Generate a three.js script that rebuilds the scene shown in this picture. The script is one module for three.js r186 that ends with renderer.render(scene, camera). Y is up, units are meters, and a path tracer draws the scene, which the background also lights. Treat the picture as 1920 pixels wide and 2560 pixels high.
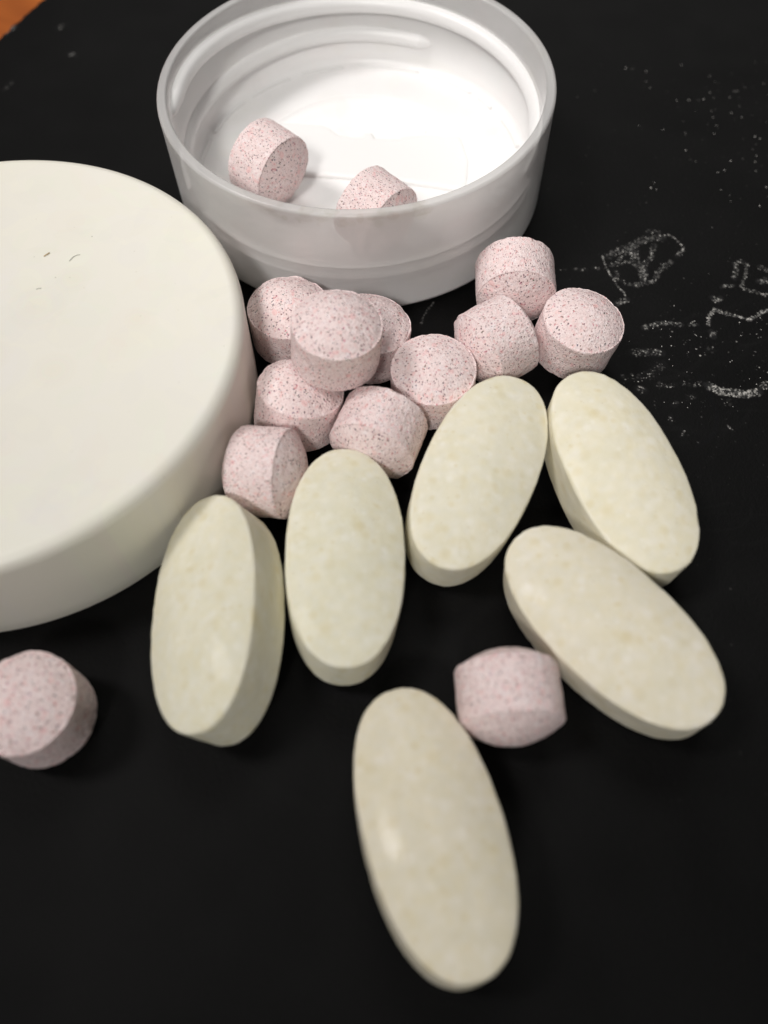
import * as THREE from 'three';
import { ImprovedNoise } from 'three/addons/math/ImprovedNoise.js';
import { RectAreaLightUniformsLib } from 'three/addons/lights/RectAreaLightUniformsLib.js';
import { mergeGeometries } from 'three/addons/utils/BufferGeometryUtils.js';

// ---------------------------------------------------------------- camera, light, exposure
const MM = 0.001;                                    // every measure below is in millimetres unless said otherwise
const scene = new THREE.Scene();
const camera = new THREE.PerspectiveCamera(63.02, 0.75, 0.005, 20);
camera.position.set(0, 0.072, 0);
camera.rotation.order = 'YXZ';
camera.rotation.set(-60.45 * Math.PI / 180, 0, -1.735 * Math.PI / 180);
camera.focus = 0.088;
camera.userData.fStop = 17;
scene.add(camera);
const renderer = new THREE.WebGLRenderer({ antialias: true });
renderer.setSize(768, 1024);
renderer.toneMapping = THREE.LinearToneMapping;
renderer.toneMappingExposure = 1.15;
renderer.shadowMap.enabled = true;
RectAreaLightUniformsLib.init();
scene.background = new THREE.Color(0.045, 0.045, 0.045);   // the dim room round the table
function areaLight(color, intensity, w, h, pos, aim) {
  const l = new THREE.RectAreaLight(color, intensity, w, h);
  l.position.set(...pos); l.lookAt(...aim); scene.add(l);
  return l;
}
{
  // lamp out of view above left; its cone fades to darken the front
  const key = new THREE.SpotLight(0xfffaf8, 1.02, 0, 0.2, 1, 2);
  key.position.set(-0.285, 0.47, -0.135); key.target.position.set(0.012, 0, -0.112);
  key.castShadow = true; key.shadow.radius = 5.5; key.shadow.mapSize.set(2048, 2048); key.shadow.camera.near = 0.05; key.shadow.camera.far = 1; key.shadow.bias = -0.0005;
  scene.add(key, key.target);
}
{
  // unseen spot over the viewer's shoulder, its narrow cone placed to brighten the caps
  const spot = new THREE.SpotLight(0xfffcf8, 2.6, 0, 0.1, 1, 2);
  spot.position.set(-0.14, 0.62, 0.46); spot.target.position.set(0.02, 0, -0.108);
  spot.castShadow = true; spot.shadow.radius = 5; spot.shadow.mapSize.set(2048, 2048); spot.shadow.camera.near = 0.1; spot.shadow.camera.far = 2; spot.shadow.bias = -0.0005;
  scene.add(spot, spot.target);
}
areaLight(0xfffdf9, 3.8, 0.8, 0.5, [0.12, 1.2, -0.95], [0, 0, -0.08]);  // panel out of view overhead, placed to light the scene softly from behind
areaLight(0xfffdf9, 0.6, 0.8, 0.5, [0.35, 1.2, 0.45], [0, 0, -0.08]);          // another out of view, placed to light sides facing the viewer

// ---------------------------------------------------------------- helpers
let seed = 20240611;
const rnd = () => { seed = (seed + 0x6D2B79F5) | 0; let t = Math.imul(seed ^ (seed >>> 15), 1 | seed); t = (t + Math.imul(t ^ (t >>> 7), 61 | t)) ^ t; return ((t ^ (t >>> 14)) >>> 0) / 4294967296; };
const rr = (a, b) => a + (b - a) * rnd();
const noise = new ImprovedNoise();
const names = {};
function numbered(n) { names[n] = (names[n] ?? -1) + 1; return names[n] ? `${n}_${String(names[n]).padStart(3, '0')}` : n; }
function tag(o, label, category, group) { o.userData = { label, category }; if (group) o.userData.group = group; return o; }
function mesh(name, geo, mat, parent = scene) {
  const m = new THREE.Mesh(geo, mat); m.name = parent === scene ? numbered(name) : name;
  m.castShadow = m.receiveShadow = true; parent.add(m); return m;
}
function canvasTex(w, h, draw, srgb = true, rep) {
  const c = document.createElement('canvas'); c.width = w; c.height = h;
  draw(c.getContext('2d'), w, h);
  const t = new THREE.CanvasTexture(c); if (srgb) t.colorSpace = THREE.SRGBColorSpace;
  if (rep) t.wrapS = t.wrapT = THREE.RepeatWrapping;
  t.anisotropy = 8; return t;
}
// tileable value noise, 0..1
function tileNoise(n, cells, s0) {
  const keep = seed; seed = s0; const g = new Float32Array(cells * cells).map(() => rnd()); seed = keep;
  const out = new Float32Array(n * n), f = (t) => t * t * (3 - 2 * t);
  for (let y = 0; y < n; y++) for (let x = 0; x < n; x++) {
    const u = x / n * cells, v = y / n * cells, i = Math.floor(u), j = Math.floor(v), a = f(u - i), b = f(v - j), i1 = (i + 1) % cells, j1 = (j + 1) % cells;
    out[y * n + x] = (g[j * cells + i] * (1 - a) + g[j * cells + i1] * a) * (1 - b) + (g[j1 * cells + i] * (1 - a) + g[j1 * cells + i1] * a) * b;
  }
  return out;
}
function fill(ctx, n, px) {                           // px(i) -> [r, g, b] 0..255
  const im = ctx.createImageData(n, n);
  for (let i = 0; i < n * n; i++) { const c = px(i); im.data[i * 4] = c[0]; im.data[i * 4 + 1] = c[1]; im.data[i * 4 + 2] = c[2]; im.data[i * 4 + 3] = 255; }
  ctx.putImageData(im, 0, 0);
}
function blot(ctx, n, x, y, a, b, turn, style) {      // an uneven blot that wraps round a tile
  const pts = []; const k = 9; for (let i = 0; i < k; i++) { const t = i / k * 6.2832, q = 0.65 + 0.6 * rnd(); pts.push([Math.cos(t) * a * q, Math.sin(t) * b * q]); }
  ctx.fillStyle = style; const c = Math.cos(turn), s = Math.sin(turn);
  for (const ox of [-n, 0, n]) for (const oy of [-n, 0, n]) {
    const X = x + ox, Y = y + oy; if (X < -40 || X > n + 40 || Y < -40 || Y > n + 40) continue;
    ctx.beginPath(); pts.forEach(([p, q], i) => ctx[i ? 'lineTo' : 'moveTo'](X + p * c - q * s, Y + p * s + q * c)); ctx.closePath(); ctx.fill();
  }
}

// ---------------------------------------------------------------- the black board and the wooden table under it
const STROKES = [   // chalk left on the board: width, density, then x, z of its run
[0.74,0.40,[27.6,-74.9,28.6,-75.5,30.0,-76.3,31.1,-76.8,32.1,-77.4,33.3,-77.8,34.6,-77.6]],
[0.56,0.35,[32.9,-78.7,33.5,-79.0,34.4,-78.5,34.8,-77.8]],
[0.36,0.35,[27.6,-73.5,28.7,-73.6,30.2,-73.9]],
[0.73,0.40,[31.0,-76.6,30.9,-75.0,30.6,-73.8,31.4,-72.5,31.2,-71.2]],
[0.45,0.40,[33.5,-76.7,33.0,-75.6,32.7,-74.4,31.8,-73.7,31.4,-72.2,31.1,-71.0]],
[0.55,0.40,[36.4,-75.2,35.8,-74.7]],
[0.49,0.50,[35.1,-73.7,33.8,-72.9,32.8,-71.7,32.4,-70.7,31.4,-70.5,29.9,-70.2]],
[0.11,0.70,[27.0,-75.2,27.0,-74.4,27.1,-73.4,27.4,-72.0,27.7,-71.2,27.9,-70.3,28.5,-69.0,28.6,-68.5]],
[0.53,0.60,[27.4,-67.4,28.1,-67.7,28.7,-67.9]],
[0.11,0.70,[35.4,-78.3,36.1,-77.7,36.5,-76.9,36.9,-75.9,36.4,-75.2]],
[0.23,0.20,[21.6,-73.0,22.4,-73.0]],
[0.36,0.35,[23.4,-72.9,24.7,-72.9]],
[0.27,0.35,[25.6,-73.1,26.4,-73.0]],
[0.36,0.30,[28.0,-72.6,28.4,-72.1,27.8,-71.5,28.8,-70.7,30.2,-69.7]],
[0.27,0.40,[30.3,-75.8,29.2,-74.6,28.3,-73.7]],
[0.23,0.40,[30.4,-75.8,30.4,-74.5]],
[0.43,0.60,[29.8,-63.6,30.6,-63.9,31.9,-64.2,33.0,-64.2,34.2,-63.8]],
[0.35,0.50,[35.0,-63.9,35.9,-63.9]],
[0.31,0.90,[37.1,-63.7,37.6,-65.1,38.1,-65.8,38.5,-66.1,39.0,-65.6,40.2,-65.1,41.2,-64.7,41.9,-64.3,42.8,-64.9,43.6,-65.4,44.4,-65.7,44.9,-65.8]],
[0.31,0.60,[39.9,-69.4,40.5,-69.6,41.4,-69.6]],
[0.41,0.50,[41.7,-70.7,42.0,-71.5,42.4,-72.4,42.3,-73.1,43.0,-73.5,43.4,-73.3]],
[0.32,0.60,[43.8,-73.1,43.3,-71.8,43.0,-70.8,42.4,-69.8,42.3,-69.2,42.8,-68.7,43.7,-68.6,44.4,-68.0,45.2,-68.2]],
[0.54,0.50,[45.0,-72.5,45.5,-72.2,46.1,-71.8]],
[0.62,0.50,[44.4,-70.2,44.9,-70.0,45.6,-70.5]],
[0.53,0.55,[38.5,-67.8,39.0,-67.3,39.4,-67.8]],
[0.51,0.60,[37.3,-62.7,37.3,-62.0]],
[0.78,0.40,[28.0,-60.1,29.3,-60.1,31.1,-59.9]],
[0.77,0.20,[26.2,-56.5,27.5,-56.6,28.7,-56.6,30.2,-57.5,30.9,-58.4]],
[0.60,0.50,[27.7,-55.2,28.4,-54.9]],
[0.43,0.30,[29.8,-55.6,31.1,-55.4,31.8,-55.5]],
[0.43,0.30,[32.5,-55.7,33.5,-55.3,34.8,-55.5]],
[0.71,0.95,[35.4,-55.2,36.3,-54.5,37.6,-54.2,38.9,-53.9,40.4,-54.2]],
[0.65,0.60,[40.8,-54.9,41.7,-55.1,42.4,-55.2]],
[0.53,0.25,[31.0,-52.8,31.5,-53.1]],
[0.54,0.30,[32.9,-53.7,33.4,-53.9]],
[0.32,0.25,[30.5,-51.4,30.3,-50.5]],
[0.13,0.40,[31.5,-49.5,31.3,-49.0,31.0,-48.7]],
[0.15,0.40,[36.2,-50.0,36.5,-49.3]],
[0.56,0.20,[36.3,-60.2,36.9,-60.1]],
[0.64,0.15,[36.2,-52.9,37.5,-53.0]],
[0.51,0.90,[-43.5,-118.7,-43.0,-118.6]],
[0.58,0.22,[-46.4,-125.4,-45.4,-126.2]],
[0.55,0.25,[-51.6,-110.7,-51.1,-111.7,-50.8,-112.6]],
[0.58,0.50,[-54.3,-124.3,-53.7,-125.0,-53.0,-126.4]],
[0.30,0.30,[-52.9,-128.0,-52.0,-129.9,-50.9,-131.9]],
[0.14,0.35,[6.4,-68.4,5.3,-66.6,4.8,-65.0]]
];
const BX0 = -70, BZ0 = -137, BS = 140, BN = 2048, K = BN / BS;
const boardMap = canvasTex(BN, BN, (c) => {
  const n1 = tileNoise(BN, 40, 11), n2 = tileNoise(BN, 9, 12);
  fill(c, BN, (i) => { const v = 5 + 4 * n1[i] + 5 * n2[i] + rr(-2, 2); return [v, v * 0.985, v * 0.985]; });
  const X = (x) => (x - BX0) * K, Y = (z) => (z - BZ0) * K;
  const dot = (x, z, r, a, b = 1) => { const g = Math.round(rr(190, 235)); blot(c, 1e6, X(x), Y(z), r * K, r * K * b, rr(0, 3), `rgba(${g},${g - 3},${g - 10},${a})`); };
  // faint wiped haze
  for (let i = 0; i < 60; i++) { const x = rr(22, 60), z = rr(-66, -36); c.lineWidth = rr(2, 9); c.strokeStyle = `rgba(200,200,205,${rr(0.006, 0.022)})`; c.beginPath(); c.moveTo(X(x), Y(z)); c.quadraticCurveTo(X(x + rr(1, 5)), Y(z + rr(-1, 1)), X(x + rr(3, 9)), Y(z + rr(-4, 2))); c.stroke(); }
  for (let i = 0; i < 25; i++) { const x = rr(-60, 55), z = rr(-130, 0); c.lineWidth = rr(2, 14); c.strokeStyle = `rgba(190,190,195,${rr(0.004, 0.012)})`; c.beginPath(); c.moveTo(X(x), Y(z)); c.quadraticCurveTo(X(x + rr(-5, 8)), Y(z + rr(-3, 3)), X(x + rr(-14, 14)), Y(z + rr(-9, 9))); c.stroke(); }
  for (const [w0, den, p] of STROKES) {
    const w = w0 * 1.35;
    for (let q = 0; q < 3; q++) { c.strokeStyle = `rgba(205,205,205,${0.05 * den})`; c.lineWidth = w * K * rr(0.6, 1.3); c.lineCap = 'round'; c.beginPath(); for (let i = 0; i < p.length; i += 2) c[i ? 'lineTo' : 'moveTo'](X(p[i] + rr(-0.1, 0.1)), Y(p[i + 1] + rr(-0.1, 0.1))); c.stroke(); }
    for (let i = 0; i + 3 < p.length; i += 2) {
      const [x0, z0, x1, z1] = p.slice(i, i + 4), l = Math.hypot(x1 - x0, z1 - z0), tx = (x1 - x0) / l, tz = (z1 - z0) / l;
      for (let k = 0; k < l * Math.max(w, 0.3) * 22 * den; k++) {       // soft powder in the grain of the board
        const s = rr(0, l), o = w * (rnd() - 0.5) * 1.1 + 0.06 * (rnd() - 0.5);
        dot(x0 + tx * s - tz * o, z0 + tz * s + tx * o, rr(0.09, 0.24), rr(0.06, 0.3) * (0.5 + den), rr(0.4, 1));
      }
      for (let k = 0; k < l * Math.max(w, 0.35) * 26 * den; k++) {      // bright caught grains
        const s = rr(0, l), o = w * (rnd() - 0.5) * 1.15 + 0.08 * (rnd() - 0.5);
        dot(x0 + tx * s - tz * o, z0 + tz * s + tx * o, rr(0.04, 0.11), rr(0.25, 0.85), rr(0.5, 1));
      }
    }
  }
  const dust = (n, x0, x1, z0, z1, r0, r1, a0, a1) => { for (let i = 0; i < n; i++) dot(rr(x0, x1), rr(z0, z1), r0 + (r1 - r0) * rnd() ** 3, rr(a0, a1), rr(0.6, 1)); };
  dust(80, 26, 58, -118, -80, 0.04, 0.13, 0.25, 0.8); dust(80, 40, 58, -108, -84, 0.05, 0.14, 0.3, 0.9);
  dust(190, 24, 48, -80, -50, 0.03, 0.1, 0.1, 0.6); dust(80, 32, 46, -66, -56, 0.04, 0.15, 0.25, 0.85); dust(90, 27, 46, -54, -42, 0.04, 0.14, 0.06, 0.3);
  dust(160, 18, 40, -90, -40, 0.03, 0.07, 0.1, 0.5); dust(60, 4, 30, -75, -58, 0.03, 0.08, 0.1, 0.5);
  dust(70, -55, 50, -130, 0, 0.04, 0.14, 0.04, 0.16); dust(26, -35, -20, -30, -12, 0.03, 0.07, 0.1, 0.35); dust(24, 20, 34, -34, -10, 0.05, 0.15, 0.05, 0.2);
});
const grainBump = canvasTex(512, 512, (c) => { const a = tileNoise(512, 170, 21), b = tileNoise(512, 64, 22); fill(c, 512, (i) => { const v = 255 * (0.6 * a[i] + 0.4 * b[i]); return [v, v, v]; }); }, false, true);
const boardBump = grainBump.clone(); boardBump.repeat.set(7, 7);
const boardMat = new THREE.MeshPhysicalMaterial({ map: boardMap, roughness: 0.62, specularIntensity: 0.22, bumpMap: boardBump, bumpScale: 0.00003 });
const bareEdge = new THREE.MeshStandardMaterial({ color: new THREE.Color(0.12, 0.115, 0.11), roughness: 0.9 });
{
  // the board's far-left edge runs through the photograph's corner; u along it, v into the board
  const P = (u, v) => [-52.25 + 0.438 * u + 0.899 * v, -128.1 - 0.899 * u + 0.438 * v];
  const out = [];
  for (let u = 150; u >= -260; u -= (u < 40 && u > -40 ? 0.6 : 5)) { const near = u < 42 && u > -42; out.push(P(u, near ? 0.35 * noise.noise(u * 0.6, 3.3, 0) + 0.22 * noise.noise(u * 1.7, 8.1, 0) : 0)); }
  out.push(P(-260, 300), P(150, 300));
  const sh = new THREE.Shape(); out.forEach(([x, z], i) => sh[i ? 'lineTo' : 'moveTo'](x * MM, -z * MM));
  const g = new THREE.ExtrudeGeometry(sh, { depth: 2.6 * MM, bevelEnabled: true, bevelSize: 0.12 * MM, bevelThickness: 0.2 * MM, bevelSegments: 2, steps: 1 });
  g.rotateX(-Math.PI / 2); g.computeBoundingBox(); g.translate(0, -g.boundingBox.max.y, 0);
  const p = g.attributes.position, uv = g.attributes.uv;
  for (let i = 0; i < p.count; i++) uv.setXY(i, (p.getX(i) / MM - BX0) / BS, 1 - (p.getZ(i) / MM - BZ0) / BS);
  const b = mesh('chalk_board', g, [boardMat, bareEdge]);
  tag(b, 'matt black board with white chalk scribbles, under all the caps and tablets', 'board');
}
const woodMap = canvasTex(1024, 1024, (c) => {
  const a = tileNoise(1024, 5, 31), b = tileNoise(1024, 60, 32);
  fill(c, 1024, (i) => { const x = i % 1024, y = i >> 10; const w = 0.5 + 0.5 * Math.sin((y * 0.11 + a[i] * 22 + 2.5 * a[(y * 1024 + ((x * 3) % 1024))])); const t = 0.25 * w * w + 0.35 * b[((y * 1024) + ((x >> 4) % 1024))] ; return [192 - 95 * t, 106 - 66 * t, 40 - 30 * t]; });
}, true, true);
woodMap.repeat.set(9, 9); woodMap.rotation = -0.5;
{
  const g = new THREE.BoxGeometry(1.1, 0.025, 0.8); g.translate(0, -0.0125 - 0.003, -0.16);
  const t = mesh('table_top', g, new THREE.MeshPhysicalMaterial({ map: woodMap, roughness: 0.55, specularIntensity: 0.4, clearcoat: 0.08, clearcoatRoughness: 0.3 }));
  t.userData = { kind: 'structure', label: 'orange brown varnished wooden table top under the black board' };
}

// ---------------------------------------------------------------- the open screw cap, mouth up
const V2 = (pts) => pts.map(([x, y]) => new THREE.Vector2(x * MM, y * MM));
function arc(cx, cy, r, a0, a1, n = 6) { const o = []; for (let i = 0; i <= n; i++) { const a = (a0 + (a1 - a0) * i / n) * Math.PI / 180; o.push([cx + r * Math.cos(a), cy + r * Math.sin(a)]); } return o; }
const SEG = 160;
const capMap = canvasTex(2048, 512, (c, w, h) => {          // u round the cap, v along its section from the outer base, up, over the rim and in
  c.fillStyle = 'rgb(246,245,245)'; c.fillRect(0, 0, w, h);
  for (let i = 0; i < 900; i++) { c.fillStyle = `rgba(${rnd() < 0.5 ? '236,233,229' : '250,248,248'},${rr(0.03, 0.12)})`; c.beginPath(); c.ellipse(rr(0, w), rr(0, h), rr(4, 60), rr(3, 26), 0, 0, 7); c.fill(); }
  for (let i = 0; i < 46; i++) {                              // smudges along the mouth where it faces us
    const u = (Math.PI / 2 + rr(-0.35, 0.42)) / (2 * Math.PI); c.fillStyle = `rgba(176,164,140,${rr(0.03, 0.12)})`; c.beginPath(); c.ellipse(u * w, h * (1 - rr(0.505, 0.535)), rr(2, 14), rr(1, 4), 0, 0, 7); c.fill();
  }
  for (let i = 0; i < 26; i++) { c.fillStyle = `rgba(120,110,100,${rr(0.15, 0.5)})`; c.beginPath(); c.ellipse(rr(0, w), rr(0, h), rr(0.6, 1.6), rr(0.6, 1.6), 0, 0, 7); c.fill(); }
});
capMap.wrapS = THREE.RepeatWrapping;
const capThin = canvasTex(16, 512, (c, w, h) => {            // the wall lets light through, the thick base does not
  const g = c.createLinearGradient(0, h, 0, 0);
  for (const [v, t] of [[0, 0], [0.3, 0], [0.36, 110], [0.42, 225], [0.5, 255], [0.54, 255], [0.58, 230], [0.64, 90], [0.68, 0], [1, 0]]) g.addColorStop(v, `rgb(${t},${t},${t})`);
  c.fillStyle = g; c.fillRect(0, 0, w, h);
}, false);
capThin.wrapS = THREE.RepeatWrapping;
const capMat = new THREE.MeshPhysicalMaterial({ map: capMap, color: new THREE.Color(0.94, 0.94, 0.932), roughness: 0.36, ior: 1.5, transmission: 0.6, transmissionMap: capThin, thickness: 0, bumpMap: (() => { const t = grainBump.clone(); t.repeat.set(10, 4); return t; })(), bumpScale: 0.000006 });
const capPlain = new THREE.MeshPhysicalMaterial({ color: new THREE.Color(0.825, 0.82, 0.812), roughness: 0.36, ior: 1.5 });
const CAP = [-1.65, -89.54];
{
  const cap = new THREE.Group(); cap.name = numbered('open_screw_cap'); cap.position.set(CAP[0] * MM, 0, CAP[1] * MM); scene.add(cap);
  tag(cap, 'white plastic screw cap lying mouth up with two pink tablets inside', 'bottle cap');
  const pr = [[0.01, 0.35], [12, 0.3], [20.2, 0.05], [21.3, 0.0], ...arc(21.55, 0.9, 0.9, -80, 0, 6), [22.5, 4], [22.53, 8], [22.56, 12], ...arc(22.2, 13.64, 0.38, 0, 90, 5), ...arc(21.75, 13.7, 0.34, 90, 170, 5), [21.28, 13.0], [21.2, 11], [21.12, 8], [21.0, 5.2], [20.85, 4.0], ...arc(19.55, 3.9, 1.3, 0, -88, 7), [18.5, 2.6], [16, 2.6], [13.9, 2.6], ...arc(13.9, 2.2, 0.4, 90, 130, 3), [13.2, 2.32], [12.2, 2.05], [6, 2.02], [0.01, 2.02]];
  const part = (name, a, b, mat) => {                       // v follows the length of the whole section, u the angle
    const L = [0]; for (let i = 1; i < pr.length; i++) L.push(L[i - 1] + Math.hypot(pr[i][0] - pr[i - 1][0], pr[i][1] - pr[i - 1][1]));
    const g = new THREE.LatheGeometry(V2(pr.slice(a, b + 1)), SEG), uv = g.attributes.uv, n = b - a + 1;
    for (let i = 0; i < uv.count; i++) uv.setXY(i, 1.25 - Math.floor(i / n) / SEG, L[a + i % n] / L[L.length - 1]);
    mesh(name, g, mat, cap);
  };
  part('shell', 0, pr.length - 1, capMat);
  // thread ridges: angle (degrees, measured from +x towards the viewer) against height
  function ridge(name, path, size) {
    const ds = []; const N = 140, M = 10, R = 21.3;
    const pos = [], idx = [];
    const at = (t) => { const f = t * (path.length - 1), i = Math.min(path.length - 2, Math.floor(f)), k = f - i, s = k * k * (3 - 2 * k); return [path[i][0] + (path[i + 1][0] - path[i][0]) * k, path[i][1] + (path[i + 1][1] - path[i][1]) * k]; };
    for (let i = 0; i <= N; i++) {
      const t = i / N, [a, y] = at(t), q = Math.min(1, Math.min(t, 1 - t) * 14), w = size * Math.sqrt(q) + 0.02, A = a * Math.PI / 180;
      for (let j = 0; j <= M; j++) { const b = j / M * Math.PI, r = R - Math.sin(b) * w * 0.95 + (j === 0 || j === M ? 0.25 : 0), yy = y - Math.cos(b) * w * 0.85 + Math.sin(b) * 0.1; pos.push(r * Math.cos(A) * MM, yy * MM, r * Math.sin(A) * MM); }
    }
    for (let i = 0; i < N; i++) for (let j = 0; j < M; j++) { const a = i * (M + 1) + j, b = a + 1, c = a + M + 1, d = c + 1; idx.push(a, b, c, b, d, c); }
    const g = new THREE.BufferGeometry(); g.setAttribute('position', new THREE.Float32BufferAttribute(pos, 3)); g.setIndex(idx); g.computeVertexNormals();
    mesh(name, g, capPlain, cap);
  }
  ridge('thread_ridge', [[-188, 11.9], [-174, 11.75], [-155, 11.5], [-135, 11.1], [-115, 10.7], [-95, 10.4], [-70, 10.2], [-45, 9.9], [-20, 9.5], [5, 9.3], [30, 9.0]], 1.25);
  ridge('thread_ridge', [[-200, 5.4], [-180, 5.7], [-154, 6.0], [-130, 6.3], [-110, 6.55], [-90, 6.55], [-72, 6.3], [-62, 6.2]], 1.2);
  ridge('thread_ridge', [[20, 5.6], [60, 5.4], [100, 5.2], [150, 5.0]], 0.9);
  // broken sealing bead on the floor
  for (const [a0, a1] of [[-200, -164], [-160, -140], [-136, -118], [-113, -96], [-91, -66], [-60, -42], [-38, -30], [-22, -6], [0, 40], [46, 90], [96, 150]]) {
    const pts = []; for (let k = 0; k <= 14; k++) { const a = (a0 + (a1 - a0) * k / 14) * Math.PI / 180; pts.push(new THREE.Vector3(20.0 * Math.cos(a) * MM, 2.62 * MM, 20.0 * Math.sin(a) * MM)); }
    mesh('sealing_bead', new THREE.TubeGeometry(new THREE.CatmullRomCurve3(pts), 28, 0.3 * MM, 8), capPlain, cap);
  }
  // raised bar of the mould mark across the floor
  const bar = new THREE.Shape();
  const B = [[-12.2, -7.6], [-9.9, -8.1], [-5.1, -7.5], [-4.2, -6.9], [-2.9, -5.4], [-1, -4.85], [0.4, -4.9], [0.9, -5.6], [1.3, -5.6], [1.7, -4.5], [4.9, -4.2], [5.9, -4.8], [8.6, -4.95], [12.6, -4.4], [13.3, 0], [12.6, 4.9], [8, 3.6], [4.4, 2.7], [-1.4, 1.8], [-5.2, 1.2], [-13, 0.3], [-13.4, -3]];
  B.forEach(([x, z], i) => bar[i ? 'lineTo' : 'moveTo'](x * MM, -z * MM));
  const ridgeTop = 2.62;
  const bg = new THREE.ExtrudeGeometry(bar, { depth: 0.02 * MM, bevelEnabled: true, bevelSize: 0.5 * MM, bevelThickness: 0.5 * MM, bevelSegments: 5, steps: 1 });
  bg.rotateX(-Math.PI / 2); bg.computeBoundingBox(); bg.translate(0, ridgeTop * MM - bg.boundingBox.max.y, 0);
  mesh('mould_mark', bg, capPlain, cap);
}

// ---------------------------------------------------------------- the closed lid, top up
const lidMap = canvasTex(1024, 1024, (c, w, h) => {
  c.fillStyle = 'rgb(244,241,231)'; c.fillRect(0, 0, w, h);
  for (let i = 0; i < 500; i++) { c.fillStyle = `rgba(${rnd() < 0.5 ? '228,226,210' : '248,248,242'},${rr(0.02, 0.06)})`; c.beginPath(); c.ellipse(rr(0, w), rr(0, h), rr(6, 70), rr(6, 50), rr(0, 3), 0, 7); c.fill(); }
  const at = (x, z) => [(x + 38.61 + 26) / 52 * w, (z + 54.59 + 26) / 52 * h];
  for (const [x, z, r, a] of [[-28.97, -67.37, 2.4, 0.75], [-31.77, -61.76, 2.2, 0.6], [-34.41, -64.72, 1.6, 0.5], [-30.33, -61.67, 1.6, 0.4], [-22.7, -56.33, 1.8, 0.25]]) { const [X, Y] = at(x, z); blot(c, 1e6, X, Y, r * 0.8, r * 0.5, rr(0, 3), `rgba(110,106,88,${a * 0.8})`); }
  for (const [x, z, r] of [[-30, -61.5, 26], [-33, -58, 40], [-23, -56, 18], [-30, -50, 30], [-41, -48, 40], [-36, -52, 26]]) { const [X, Y] = at(x, z); const g = c.createRadialGradient(X, Y, 0, X, Y, r * 1.6); g.addColorStop(0, 'rgba(214,200,160,0.07)'); g.addColorStop(1, 'rgba(214,196,150,0)'); c.fillStyle = g; c.beginPath(); c.arc(X, Y, r * 1.6, 0, 7); c.fill(); }
  for (let i = 0; i < 60; i++) { c.fillStyle = `rgba(150,138,110,${rr(0.1, 0.4)})`; c.beginPath(); c.arc(rr(0, w), rr(0, h), rr(0.4, 1.2), 0, 7); c.fill(); }
});
{
  const pr = [[21.2, 0.6], [23.9, 0.0], [25.2, 0.0], [25.55, 0.25], [25.6, 2], [25.68, 7], [25.78, 10.6], ...arc(24.5, 10.8, 1.3, 4, 86, 10), [24.2, 12.1], [18, 12.09], [9, 12.06], [0.01, 12.06]];
  const g = new THREE.LatheGeometry(V2(pr), 200);
  const p = g.attributes.position, uv = g.attributes.uv;
  for (let i = 0; i < p.count; i++) uv.setXY(i, (p.getX(i) / MM + 26) / 52, 1 - (p.getZ(i) / MM + 26) / 52);
  const inner = new THREE.LatheGeometry(V2([[0.01, 10.4], [20, 10.4], [20.9, 9.8], [21.2, 0.6]]), 120);
  const lid = mesh('smooth_lid', mergeGeometries([g, inner]), new THREE.MeshPhysicalMaterial({ map: lidMap, color: new THREE.Color(0.94, 0.935, 0.92), roughness: 0.42, ior: 1.5 }));
  lid.position.set(-38.61 * MM, 0, -54.59 * MM);
  tag(lid, 'smooth cream white lid lying flat side up, cut off by the left edge', 'bottle cap');
}
const lintMat = (r, g, b) => new THREE.MeshStandardMaterial({ color: new THREE.Color(r, g, b), roughness: 0.8 });
for (const [pts, r, m, label] of [
  [[[-33.42, -64.68], [-33.15, -64.9], [-32.93, -65.16]], 0.05, lintMat(0.5, 0.36, 0.18), 'short tan fibre lying on top of the cream lid'],
  [[[-30.74, -63.92], [-30.51, -64.35], [-30.22, -64.65], [-30.0, -64.76], [-29.78, -64.78]], 0.028, lintMat(0.4, 0.39, 0.35), 'longer curved grey fibre lying on top of the cream lid'],
  [[[-33.4, -60.21], [-33.15, -60.3], [-32.9, -60.32]], 0.025, lintMat(0.55, 0.54, 0.5), 'small pale grey fibre on the lid, nearest the viewer'],
]) {
  const c = new THREE.CatmullRomCurve3(pts.map(([x, z], i) => new THREE.Vector3(x * MM, (12.09 + r * (i === 1 ? 1.6 : 0.9)) * MM, z * MM)));
  tag(mesh('lint_fibre', new THREE.TubeGeometry(c, 16, r * MM, 6), m), label, 'fibre');
}

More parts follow.
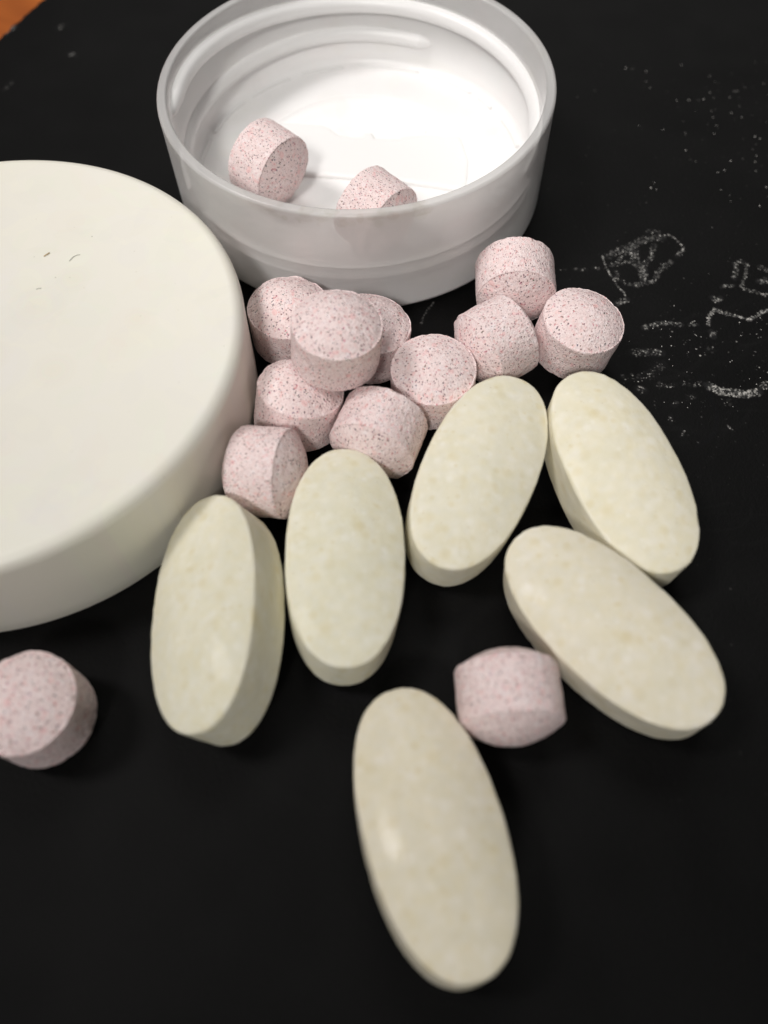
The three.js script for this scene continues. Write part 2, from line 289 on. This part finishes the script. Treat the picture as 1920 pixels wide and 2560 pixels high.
// ---------------------------------------------------------------- tablets
const pinkMap = canvasTex(1024, 1024, (c, n) => {
  const a = tileNoise(n, 150, 41), b = tileNoise(n, 60, 42), d = tileNoise(n, 22, 43);
  fill(c, n, (i) => { const t = 0.45 * a[i] + 0.35 * b[i] + 0.2 * d[i], w = Math.max(0, b[(i + 7777) % (n * n)] - 0.55) * 1.1; return [228 + 16 * t + 6 * w, 203 + 26 * t + 16 * w, 201 + 26 * t + 18 * w]; });
  for (let i = 0; i < 640; i++) blot(c, n, rr(0, n), rr(0, n), rr(6, 24), rr(5, 17), rr(0, 3), `rgba(${rnd() < 0.5 ? '238,180,178' : '242,232,234'},${rr(0.08, 0.4)})`);
  for (let i = 0; i < 5200; i++) blot(c, n, rr(0, n), rr(0, n), rr(1.8, 4.4), rr(1.6, 3.6), rr(0, 3), `rgba(142,104,110,${rr(0.1, 0.42)})`);
  for (let i = 0; i < 1250; i++) blot(c, n, rr(0, n), rr(0, n), rr(2.6, 6.8), rr(2, 4.8), rr(0, 3), `rgba(${Math.round(rr(70, 118))},${Math.round(rr(54, 84))},${Math.round(rr(58, 86))},${rr(0.4, 0.95)})`);
  for (let i = 0; i < 300; i++) blot(c, n, rr(0, n), rr(0, n), rr(3.2, 9), rr(2.6, 6), rr(0, 3), `rgba(${Math.round(rr(150, 190))},${Math.round(rr(62, 96))},${Math.round(rr(74, 104))},${rr(0.25, 0.6)})`);
}, true, true);
const pinkBump = canvasTex(512, 512, (c, n) => { const a = tileNoise(n, 128, 51), b = tileNoise(n, 40, 52), d = tileNoise(n, 200, 53); fill(c, n, (i) => { const v = 255 * (0.4 * a[i] + 0.35 * b[i] + 0.25 * d[i]); return [v, v, v]; }); }, false, true);
const pinkMat = new THREE.MeshStandardMaterial({ map: pinkMap, roughness: 0.88, bumpMap: pinkBump, bumpScale: 0.00012 });
const creamMap = canvasTex(1024, 1024, (c, n) => {
  const a = tileNoise(n, 14, 61), b = tileNoise(n, 40, 62), d = tileNoise(n, 110, 63);
  fill(c, n, (i) => { const t = 0.4 * a[i] + 0.4 * b[i] + 0.2 * d[i] - 0.5; const y = b[(i + 40000) % (n * n)] - 0.5; return [231 + 12 * t, 227 + 12 * t + 2 * y, 209 + 18 * t + 9 * y]; });
  for (let i = 0; i < 420; i++) { const x = rr(40, n - 40), y = rr(40, n - 40), r = rr(8, 30), g = c.createRadialGradient(x, y, 0, x, y, r), q = rnd() < 0.5 ? '248,247,244' : '214,200,156', al = rr(0.1, 0.36); g.addColorStop(0, `rgba(${q},${al})`); g.addColorStop(0.55, `rgba(${q},${al * 0.6})`); g.addColorStop(1, `rgba(${q},0)`); c.fillStyle = g; c.beginPath(); c.arc(x, y, r, 0, 7); c.fill(); }
  for (let i = 0; i < 120; i++) blot(c, n, rr(0, n), rr(0, n), rr(1.5, 4), rr(1.5, 3), rr(0, 3), `rgba(170,146,100,${rr(0.1, 0.3)})`);
}, true, true);
const creamBump = canvasTex(512, 512, (c, n) => { const a = tileNoise(n, 36, 71), b = tileNoise(n, 14, 72), d = tileNoise(n, 90, 73); fill(c, n, (i) => { const v = 255 * (0.45 * a[i] + 0.35 * b[i] + 0.2 * d[i]); return [v, v, v]; }); }, false, true);
const creamMat = new THREE.MeshPhysicalMaterial({ map: creamMap, color: new THREE.Color(0.96, 0.95, 0.93), roughness: 0.75, specularIntensity: 0.5, ior: 1.45, bumpMap: creamBump, bumpScale: 0.00005, clearcoat: 0.05, clearcoatRoughness: 0.12 });

// a body of patches: each patch is a list of rows [k, y] (k scales the plan outline), creased where patches meet
function tabletGeometry(plan, patches, tile, wob, s, nick, eh) {
  const N = 112, parts = [], ox = rnd(), oy = rnd();
  let per = 0; for (let i = 0; i < N; i++) { const a = plan(i / N * 6.28318531), b = plan((i + 1) / N * 6.28318531); per += Math.hypot(a[0] - b[0], a[1] - b[1]); }
  const turns = Math.max(1, Math.round(per / tile));
  for (const { rows, flat } of patches) {
    const M = rows.length, pos = [], uv = [], idx = [];
    for (let j = 0; j < M; j++) for (let i = 0; i <= N; i++) {
      const th = (i % N) / N * 6.28318531, [px, pz] = plan(th), [k, y] = rows[j];
      let x = px * k, z = pz * k, yy = y;
      const n1 = noise.noise(x * 0.8 + s, yy * 0.8, z * 0.8 - s), n2 = noise.noise(x * 2.6 - s, yy * 2.6 + s, z * 2.6), n3 = noise.noise(x * 7 + s, yy * 7, z * 7 + s);
      const rimness = Math.max(0, 1 - Math.abs(Math.abs(yy) - eh) / 0.45) * Math.max(0, (k - 0.9) / 0.1), chip = nick * rimness * (Math.max(0, noise.noise(x * 1.1 + s, yy, z * 1.1) - 0.12) * 1.6 + Math.max(0, noise.noise(x * 4 - s, yy * 2, z * 4) - 0.1) * 0.8);
      const d = -chip + wob * (0.55 * n1 + 0.3 * n2 + 0.16 * n3), edge = k > 0.9 ? 1 : 0.7, l = Math.hypot(x, z) || 1;
      const sideways = Math.max(0, (k - 0.85) / 0.15);
      x += x / l * d * edge * sideways; z += z / l * d * edge * sideways; yy += Math.sign(y) * d * 0.8 * Math.min(1, Math.abs(y));
      pos.push(x * MM, yy * MM, z * MM);
      if (flat) uv.push(x / tile + ox + (y < 0 ? 0.37 : 0), z / tile + oy); else uv.push(i / N * turns + oy, yy / tile + ox + 0.5);
    }
    for (let j = 0; j < M - 1; j++) for (let i = 0; i < N; i++) { const a = j * (N + 1) + i, b = a + 1, c = a + N + 1, e = c + 1; idx.push(a, b, c, b, e, c); }
    const g = new THREE.BufferGeometry(); g.setAttribute('position', new THREE.Float32BufferAttribute(pos, 3)); g.setAttribute('uv', new THREE.Float32BufferAttribute(uv, 2)); g.setIndex(idx); g.computeVertexNormals();
    const nn = g.attributes.normal, v = new THREE.Vector3(), w = new THREE.Vector3();
    for (let j = 0; j < M; j++) { const a = j * (N + 1), b = a + N; v.fromBufferAttribute(nn, a); w.fromBufferAttribute(nn, b); v.add(w).normalize(); nn.setXYZ(a, v.x, v.y, v.z); nn.setXYZ(b, v.x, v.y, v.z); }
    for (const j of [0, M - 1]) if (rows[j][0] < 0.01) for (let i = 0; i <= N; i++) nn.setXYZ(j * (N + 1) + i, 0, Math.sign(rows[j][1]), 0);
    parts.push(g);
  }
  return mergeGeometries(parts);
}
const span = (a, b, n, f) => Array.from({ length: n + 1 }, (_, i) => f(a + (b - a) * i / n));
const RP = 4.333, RH = 2.40, RD = 1.575;
function roundTablet(groove, s) {
  const ko = 0.965, lip = 0.10, dome = (k) => RH + RD * (1 - (k / ko) ** 2) * (1 - groove * 0.3) - groove;
  const half = (q) => span(ko, 0.0005, 26, (k) => [k, q * dome(k)]);
  const shoulder = [[1, RH - lip * 1.6], [0.997, RH - lip * 0.8], [0.988, RH - lip * 0.15], [0.977, RH + 0.01], [ko, RH - groove]];
  const band = [...shoulder.slice().reverse().map(([k, y]) => [k, -y]), ...span(-(RH - lip * 2.2), RH - lip * 2.2, 16, (y) => [1, y]), ...shoulder];
  const fix = (rows) => rows;
  return tabletGeometry((t) => [RP * Math.sin(t), RP * Math.cos(t)], [{ rows: fix(half(-1).reverse()), flat: true }, { rows: band, flat: false }, { rows: half(1), flat: true }], 18, 0.11, s, 0.13, RH);
}
const OL = 10.855, OW = 5.307, OH = 2.383, OD = 1.441, ON = 2.213;
function ovalTablet(s) {
  const pw = (v, e) => Math.sign(v) * Math.abs(v) ** e;
  const y = (k) => OH + OD * (1 - k * k);
  const top = [...span(0.955, 0.0005, 30, (k) => [k, y(k)])];
  const sh = [[1, OH - 0.22], [0.9975, OH - 0.1], [0.99, OH + 0.0], [0.976, OH + 0.068], [0.955, y(0.955)]];
  const band = [...sh.slice().reverse().map(([k, q]) => [k, -q]), ...span(-(OH - 0.4), OH - 0.4, 12, (q) => [1, q]), ...sh];
  return tabletGeometry((t) => [OW * pw(Math.sin(t), 2 / ON), OL * pw(Math.cos(t), 2 / ON)], [{ rows: top.map(([k, q]) => [k, -q]).reverse(), flat: true }, { rows: band, flat: false }, { rows: top, flat: true }], 24, 0.06, s, 0.07, OH);
}
function place(o, [x, y, z], n, l) {
  const Y = new THREE.Vector3(...n).normalize(), Z = new THREE.Vector3(...l); Z.addScaledVector(Y, -Z.dot(Y)).normalize(); const X = new THREE.Vector3().crossVectors(Y, Z);
  o.quaternion.setFromRotationMatrix(new THREE.Matrix4().makeBasis(X, Y, Z)); o.position.set(x * MM, y * MM, z * MM);
}
const PINK = [
  [[-12.27, 7.13, -84.16], [0.756, -0.092, 0.649], 0.09, 'pink speckled tablet on its side inside the open cap, the left one'],
  [[0.07, 7.14, -75.30], [0.710, -0.101, 0.697], 0.07, 'pink speckled tablet inside the open cap, half hidden behind its front rim'],
  [[15.16, 4.47, -66.89], [-0.054, -0.063, 0.997], 0.02, 'pink speckled tablet on its side, touching the open cap at right, behind two others'],
  [[12.26, 4.42, -58.28], [-0.859, -0.035, 0.511], 0.02, 'pink speckled tablet on its side between the two tablets beside the chalk scribble'],
  [[20.96, 4.01, -59.45], [0.139, 0.989, 0.050], 0.02, 'rightmost pink speckled tablet, standing flat by the chalk scribble'],
  [[-9.49, 3.90, -62.53], [0.008, 1.0, 0.027], 0.02, 'pink speckled tablet in the gap between lid and open cap, partly in shadow'],
  [[-4.06, 10.57, -53.87], [0.100, 0.995, 0.015], 0.02, 'pink speckled tablet stacked on top of three others'],
  [[-1.14, 3.99, -59.69], [0.126, 0.991, -0.041], 0.02, 'pink speckled tablet mostly hidden behind the stacked one, below the open cap'],
  [[5.42, 3.93, -53.74], [-0.013, 0.997, 0.074], 0.02, 'pink speckled tablet standing flat in the middle, just above two cream tablets'],
  [[-8.31, 4.02, -51.26], [0.207, 0.963, -0.172], 0.02, 'pink speckled tablet beside the lid, under the lower left of the stacked one'],
  [[-0.27, 4.31, -47.29], [-0.366, 0.0, 0.931], 0.02, 'pink speckled tablet on its side right behind the tip of a cream tablet'],
  [[-11.17, 4.65, -42.98], [0.963, 0.153, 0.224], 0.03, 'pink speckled tablet on its side against the lid, lowest of the heap'],
  [[-29.44, 3.92, -20.72], [-0.046, 0.999, 0.020], 0.02, 'lone pink tablet at the left edge of the picture, in front of the lid'],
  [[9.84, 4.38, -20.47], [0.021, -0.016, 1.0], 0.02, 'lone pink tablet on its side between two cream tablets in the foreground'],
];
PINK.forEach(([c, n, gr, label], i) => {
  const m = tag(mesh('round_tablet', roundTablet(gr, 3.7 + i * 11.31), pinkMat), label, 'tablet', 'pink speckled round tablets');
  place(m, c, n, Math.abs(n[2]) > 0.8 ? [1, 0.3 * Math.sin(i * 2.1), 0] : [Math.sin(i * 1.7), 0.2, Math.cos(i * 1.7)]);
});
const CREAM = [
  [[-14.68, 4.44, -28.47], [-0.420, 0.907, 0.016], [0.025, -0.006, 1.0], 'cream oval tablet tilted towards the lid, leftmost of the cream ones'],
  [[-3.70, 3.82, -33.57], [0.084, 0.996, -0.006], [-0.005, 0.006, 1.0], 'cream oval tablet pointing straight at the viewer, between two other cream ones'],
  [[8.97, 3.92, -42.02], [0.095, 0.990, 0.104], [-0.426, -0.054, 0.903], 'cream oval tablet leaning up to the right, touching the bright rightmost pair'],
  [[22.23, 4.00, -41.52], [0.030, 0.994, 0.102], [0.292, -0.106, 0.950], 'brightest cream oval tablet, upper right, next to the chalk marks'],
  [[18.90, 3.91, -26.25], [-0.086, 0.993, 0.085], [0.642, -0.009, 0.766], 'cream oval tablet lying diagonally at the right, touching a lone pink tablet'],
  [[2.83, 3.91, -10.34], [0.044, 0.996, -0.073], [0.233, 0.061, 0.971], 'nearest cream oval tablet, blurred, alone at the bottom of the picture'],
];
// tint differs a little per tablet; light fall-off painted in, left and front darker
const creamTones = [[0.93, 0.925, 0.885], [0.93, 0.93, 0.89], [0.955, 0.945, 0.91], [1, 0.985, 0.94], [0.955, 0.93, 0.9], [0.94, 0.905, 0.86]].map((t) => { const m = creamMat.clone(); m.color.setRGB(...t); return m; });
creamTones[5].clearcoat = 0.15; creamTones[0].clearcoat = 0.07;       // the two whose film shines a little
CREAM.forEach(([c, n, l, label], i) => place(tag(mesh('oval_tablet', ovalTablet(5.3 + i * 7.77), creamTones[i]), label, 'tablet', 'cream oval tablets'), c, n, l));

// ---------------------------------------------------------------- loose crumbs of chalk and tablet dust
{
  const g = new THREE.IcosahedronGeometry(1, 0); const n = 80;
  const im = new THREE.InstancedMesh(g, new THREE.MeshStandardMaterial({ color: new THREE.Color(0.62, 0.6, 0.57), roughness: 0.95 }), n);
  const m = new THREE.Matrix4(), q = new THREE.Quaternion(), e = new THREE.Euler();
  for (let i = 0; i < n; i++) {
    const z = i < 34 ? rr(-112, -82) : rr(-67, -50), x = i < 34 ? rr(34, 58) : rr(27, 46), s = rr(0.03, 0.085);
    e.set(rr(0, 6), rr(0, 6), rr(0, 6)); q.setFromEuler(e);
    m.compose(new THREE.Vector3(x * MM, s * 0.6 * MM, z * MM), q, new THREE.Vector3(s * MM * rr(0.8, 1.5), s * MM * 0.8, s * MM)); im.setMatrixAt(i, m);
  }
  im.name = 'chalk_crumbs'; im.castShadow = im.receiveShadow = true; scene.add(im);
  im.userData = { kind: 'stuff', label: 'loose white chalk crumbs scattered on the right of the black board', category: 'crumbs' };
}
renderer.render(scene, camera);
